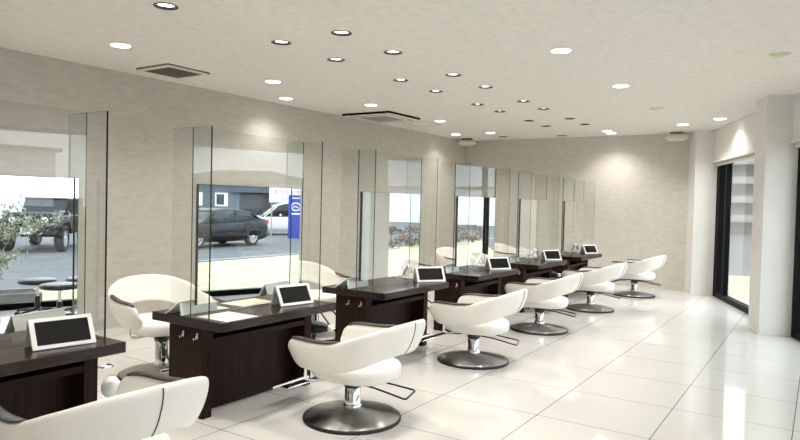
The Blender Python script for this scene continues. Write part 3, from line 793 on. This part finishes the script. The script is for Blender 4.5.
# plants
def leaves(n, fn, size, seed):
    r = random.Random(seed); mb = MB()
    for _ in range(n):
        p = Vector(fn(r)); d = Vector((r.gauss(0,1), r.gauss(0,1), r.gauss(.4,1))).normalized()
        s = d.cross(Vector((r.gauss(0,1), r.gauss(0,1), r.gauss(0,1)))).normalized()
        l = size*r.uniform(.7, 1.3); w = l*.17
        mb.add([p, p+d*l*.5+s*w, p+d*l, p+d*l*.5-s*w], [(0,1,2,3)])
    return mb
M_olive = mat('olive_leaf', (.42, .44, .33), .6, noise=.3, nscale=9)
M_bark = mat('grey_bark', (.20, .17, .13), .9, noise=.3, nscale=12)
OT = (4.45, -2.80)
pl = thing('planter_box', (OT[0], OT[1], GZ), math.atan2(FE.y, FE.x), 'low pale concrete planter outside the window under the olive tree', 'planter')
pb = MB()
for (x0, x1, y0, y1) in ((-1.2, .75, -.3, -.24), (-1.2, .75, .24, .3), (-1.2, -1.14, -.24, .24), (.69, .75, -.24, .24)): pb.box(x0, x1, y0, y1, 0.031, .40)
pb.build('box', M_conc, pl); MB().box(-1.139, .689, -.239, .239, 0.031, .39).build('soil', mat('soil', (.06, .045, .03), .95), pl)
ot = thing('olive_tree', (OT[0], OT[1], GZ+.401), 0, 'young olive tree with thin grey-green leaves reflected in the first mirror', 'tree')
tk = MB(); tips = []; rt = random.Random(11)
for k in range(5):
    a_ = 2*PI*k/5+.3; b0 = Vector((.04*math.cos(a_), .04*math.sin(a_), 0))
    m1 = b0 + Vector((.16*math.cos(a_), .16*math.sin(a_), .45)); e1 = m1 + Vector((.28*math.cos(a_+.4), .28*math.sin(a_+.4), .55+.1*(k % 2)))
    tk.tube([b0, (b0+m1)/2+Vector((.02, -.02, 0)), m1, e1], [.018, .014, .011, .004], 7)
    for q in range(9):
        f = .25+.75*q/8; s = m1.lerp(e1, f) if f > .5 else b0.lerp(m1, f*1.6)
        d = Vector((rt.gauss(0, .25), rt.gauss(0, .25), rt.uniform(.05, .3))); tk.tube([s, s+d*.5, s+d+Vector((0, 0, -.03))], [.006, .004, .002], 5); tips += [(s, s+d)]
tk.build('trunk', M_bark, ot)
def olive(r):
    s, e = r.choice(tips); p = s.lerp(e, r.uniform(.2, 1.15)); return (p.x+r.gauss(0, .05), p.y+r.gauss(0, .05), max(.12, p.z+r.gauss(0, .05)))
leaves(2000, olive, .085, 5).build('foliage', M_olive, ot)
M_shrub = mat('dry_shrub_leaf', (.16, .10, .07), .8, noise=.5, nscale=6)
M_shrub2 = mat('green_shrub_leaf', (.10, .14, .07), .8, noise=.5, nscale=6)
for k, (x, y) in enumerate(((19.6, -6.9), (21.2, -6.9), (22.8, -7.0), (24.4, -6.8), (26.0, -6.7), (27.6, -6.6))):
    sh = thing('shrub', (x, y, GZ+.03), 0, 'brownish bare roadside shrub, number %d along the kerb from the sedan end' % (k+1), 'shrub', 'brown shrubs along the road')
    sh['label'] = 'low brownish shrub in the roadside row beyond the window'
    st = MB()
    for q in range(7):
        a_ = q*.9; st.tube([(0, 0, 0), (.2*math.cos(a_), .2*math.sin(a_), .3), (.42*math.cos(a_), .42*math.sin(a_), .62)], [.016, .01, .005], 5)
    st.build('stems', M_bark, sh)
    leaves(420, lambda r: ((lambda u, v, q: (q*.62*math.cos(u)*math.cos(v), q*.62*math.sin(u)*math.cos(v), .42+q*.4*math.sin(v)))(r.uniform(0, 2*PI), r.uniform(-1.2, 1.5), r.uniform(.6, 1))), .13, 20+k).build('foliage', M_shrub if k % 3 else M_shrub2, sh)

# ------------------------------------------------------------------ sky
w = bpy.data.worlds.new('sky'); bpy.context.scene.world = w; w.use_nodes = True
N = w.node_tree.nodes; Lk = w.node_tree.links; N.clear()
o = N.new('ShaderNodeOutputWorld'); bg = N.new('ShaderNodeBackground'); Lk.new(bg.outputs[0], o.inputs[0])
tc = N.new('ShaderNodeTexCoord'); sx = N.new('ShaderNodeSeparateXYZ'); Lk.new(tc.outputs['Generated'], sx.inputs[0])
cr = N.new('ShaderNodeValToRGB'); Lk.new(sx.outputs[2], cr.inputs[0])
cr.color_ramp.elements[0].position = .0; cr.color_ramp.elements[0].color = (.93, .97, 1, 1)
cr.color_ramp.elements[1].position = .7; cr.color_ramp.elements[1].color = (.82, .91, 1, 1)
Lk.new(cr.outputs[0], bg.inputs[0]); bg.inputs[1].default_value = 3.7

# ------------------------------------------------------------------ camera
cam = bpy.data.cameras.new('camera'); co = bpy.data.objects.new('camera', cam); C.objects.link(co)
yaw, pitch, roll, FPX = .578992, -.026779, .0243897, 644.67
f = Vector((math.cos(yaw)*math.cos(pitch), math.sin(yaw)*math.cos(pitch), math.sin(pitch)))
r0 = Vector((math.sin(yaw), -math.cos(yaw), 0)); u0 = r0.cross(f)
r1 = r0*math.cos(roll) + u0*math.sin(roll); u1 = -r0*math.sin(roll) + u0*math.cos(roll)
co.matrix_world = Matrix(((r1.x, u1.x, -f.x, 0), (r1.y, u1.y, -f.y, 0), (r1.z, u1.z, -f.z, 1.55), (0, 0, 0, 1)))
cam.sensor_fit = 'HORIZONTAL'; cam.sensor_width = 36; cam.lens = FPX*36/800; cam.clip_start = .02; cam.clip_end = 500
sc = bpy.context.scene; sc.camera = co
sc.view_settings.view_transform = 'Standard'; sc.view_settings.look = 'None'; sc.view_settings.gamma = 1
sc.view_settings.use_curve_mapping = False; sc.view_settings.exposure = .06
cy = sc.cycles
cy.max_bounces = 12; cy.diffuse_bounces = 5; cy.glossy_bounces = 6; cy.transparent_max_bounces = 24
cy.use_denoising = True; cy.caustics_reflective = True; cy.sample_clamp_indirect = 6
